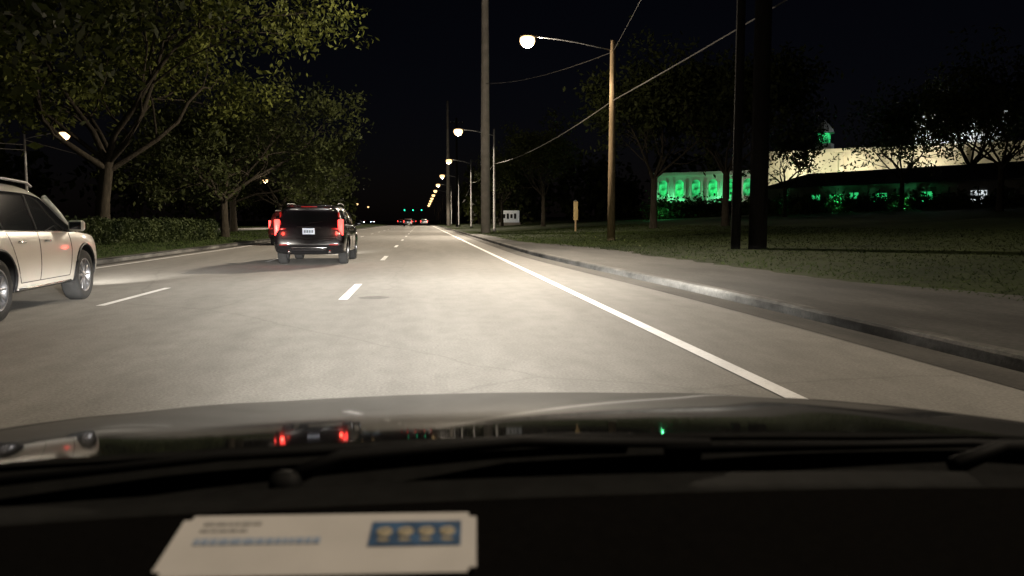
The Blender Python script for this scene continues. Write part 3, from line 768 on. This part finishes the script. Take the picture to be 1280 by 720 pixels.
ra=Vector(C1)-dn*.6-nn*.8; rb=Vector(C2)+dn*.6-nn*.8; rc=rb+nn*8.6; rd=ra+nn*8.6; r1=ra+dn*3+nn*4.3; r2=rb-dn*3+nn*4.3
V=[(ra.x,ra.y,4.5),(rb.x,rb.y,4.5),(rc.x,rc.y,4.5),(rd.x,rd.y,4.5),(r1.x,r1.y,6.1),(r2.x,r2.y,6.1)]
mesh_obj('hip_roof',V,[(0,1,5,4),(1,2,5),(2,3,4,5),(3,0,4),(3,2,1,0)],M_DROOF,Wg)
R=random.Random(77)
for k in range(14):
    t=.05+.068*k+R.uniform(-.008,.008); gm=M_GWIN if k in (2,3,4,5,7) else (M_WWIN if k in (9,11,12,13) else M_SEAM)
    wz=R.uniform(.9,1.5) if k<11 else 1.9; ww=R.uniform(.8,1.5)
    box('window_%d'%k,on(C1,C2,t,3.1,.03),(ww,.08,wz),gm,Wg,0,(0,0,ang3))
    box('mullion_%d'%k,on(C1,C2,t,3.1,.09),(.07,.05,1.9),M_SEAM,Wg,0,(0,0,ang3))
    box('transom_%d'%k,on(C1,C2,t,3.2,.12),(ww,.05,.06),M_SEAM,Wg,0,(0,0,ang3))
    box('sill_%d'%k,on(C1,C2,t,2.1,.1),(1.5,.16,.1),M_CREAM,Wg,0,(0,0,ang3))
GREEN=(.12,1,.35)
for t in (.2,.65): point('green_floodlight',on(A1,A2,t,3.6,1.6),190,GREEN,.1,B)
for t in (.13,.3,.5,.9): point('warm_floodlight',on(B1,B2,t,6.9,3.0),800,(1,.92,.7),.15,B)
p=on(B1,B2,.56,11.0,0); point('white_floodlight',p,650,(.88,.95,1),.15,B)
point('green_floodlight',on(B1,B2,.2,3.3,2.0),240,GREEN,.1,B)
for t in (.12,.3,.5): point('green_floodlight',on(C1,C2,t,2.7,1.8),260,GREEN,.1,Wg)
point('green_floodlight',(27.5,90,gz(27.5,90)+.8),120,GREEN,.1,B)
nr=np.random.default_rng(14); Cc=[]
for k in range(40):
    p=on(C1,C2,(k+.5)/40,gz(40,60),1.9+nr.uniform(-.4,.4)); hh_=nr.uniform(.25,.6); m_=np.array(p)+nr.normal(size=(190,3))*np.array([.6,.6,hh_])+np.array([0,0,.5]); Cc.append(m_)
for k in range(34):
    t=(k+.5)/34; p=np.array((27+15*t,93-9*t,gz(30,90)+.9)); Cc.append(p+nr.normal(size=(420,3))*np.array([.7,.7,.55+.2*math.sin(k*1.7)]))
Cc=np.concatenate(Cc); N=len(Cc); u=nr.normal(size=(N,3)); u/=np.linalg.norm(u,axis=1)[:,None]; w=np.cross(u,nr.normal(size=(N,3))); w/=np.linalg.norm(w,axis=1)[:,None]
Q=np.stack([Cc-u*.2,Cc-w*.12,Cc+u*.2,Cc+w*.12],axis=1).reshape(-1,3)
mesh_obj('shrubs',[tuple(q) for q in Q],[tuple(range(4*i,4*i+4)) for i in range(N)],M_HEDGE)

# ------------------------------------------------------------------ world, moon, camera
wld=bpy.data.worlds.new('World'); scene.world=wld; wld.use_nodes=True; nt=wld.node_tree
bg=nt.nodes['Background']; sk=nt.nodes.new('ShaderNodeTexSky'); sk.sky_type='NISHITA'; sk.sun_disc=False; sk.sun_elevation=rad(20); sk.sun_rotation=rad(200)
mx=nt.nodes.new('ShaderNodeMix'); mx.data_type='RGBA'; mx.blend_type='MULTIPLY'; mx.inputs[0].default_value=1; mx.inputs[7].default_value=(.9,.7,.95,1)
nt.links.new(sk.outputs[0],mx.inputs[6]); nt.links.new(mx.outputs[2],bg.inputs['Color']); bg.inputs['Strength'].default_value=.00045
l=bpy.data.lights.new('moon','SUN'); l.energy=.006; l.angle=rad(.5); l.color=(.8,.88,1); o=bpy.data.objects.new('moon',l); o.rotation_euler=(rad(60),0,rad(200)); COL.objects.link(o)
cam=bpy.data.cameras.new('camera'); co=bpy.data.objects.new('camera',cam); COL.objects.link(co)
co.location=(0,0,1.2); co.rotation_euler=(rad(90-4.8),0,rad(-6.42)); cam.sensor_width=36; cam.lens=28.12; cam.clip_start=.05; cam.clip_end=5000
cam.dof.use_dof=True; cam.dof.focus_distance=18; cam.dof.aperture_fstop=6
scene.camera=co
scene.view_settings.view_transform='Standard'; scene.view_settings.look='None'; scene.view_settings.exposure=0
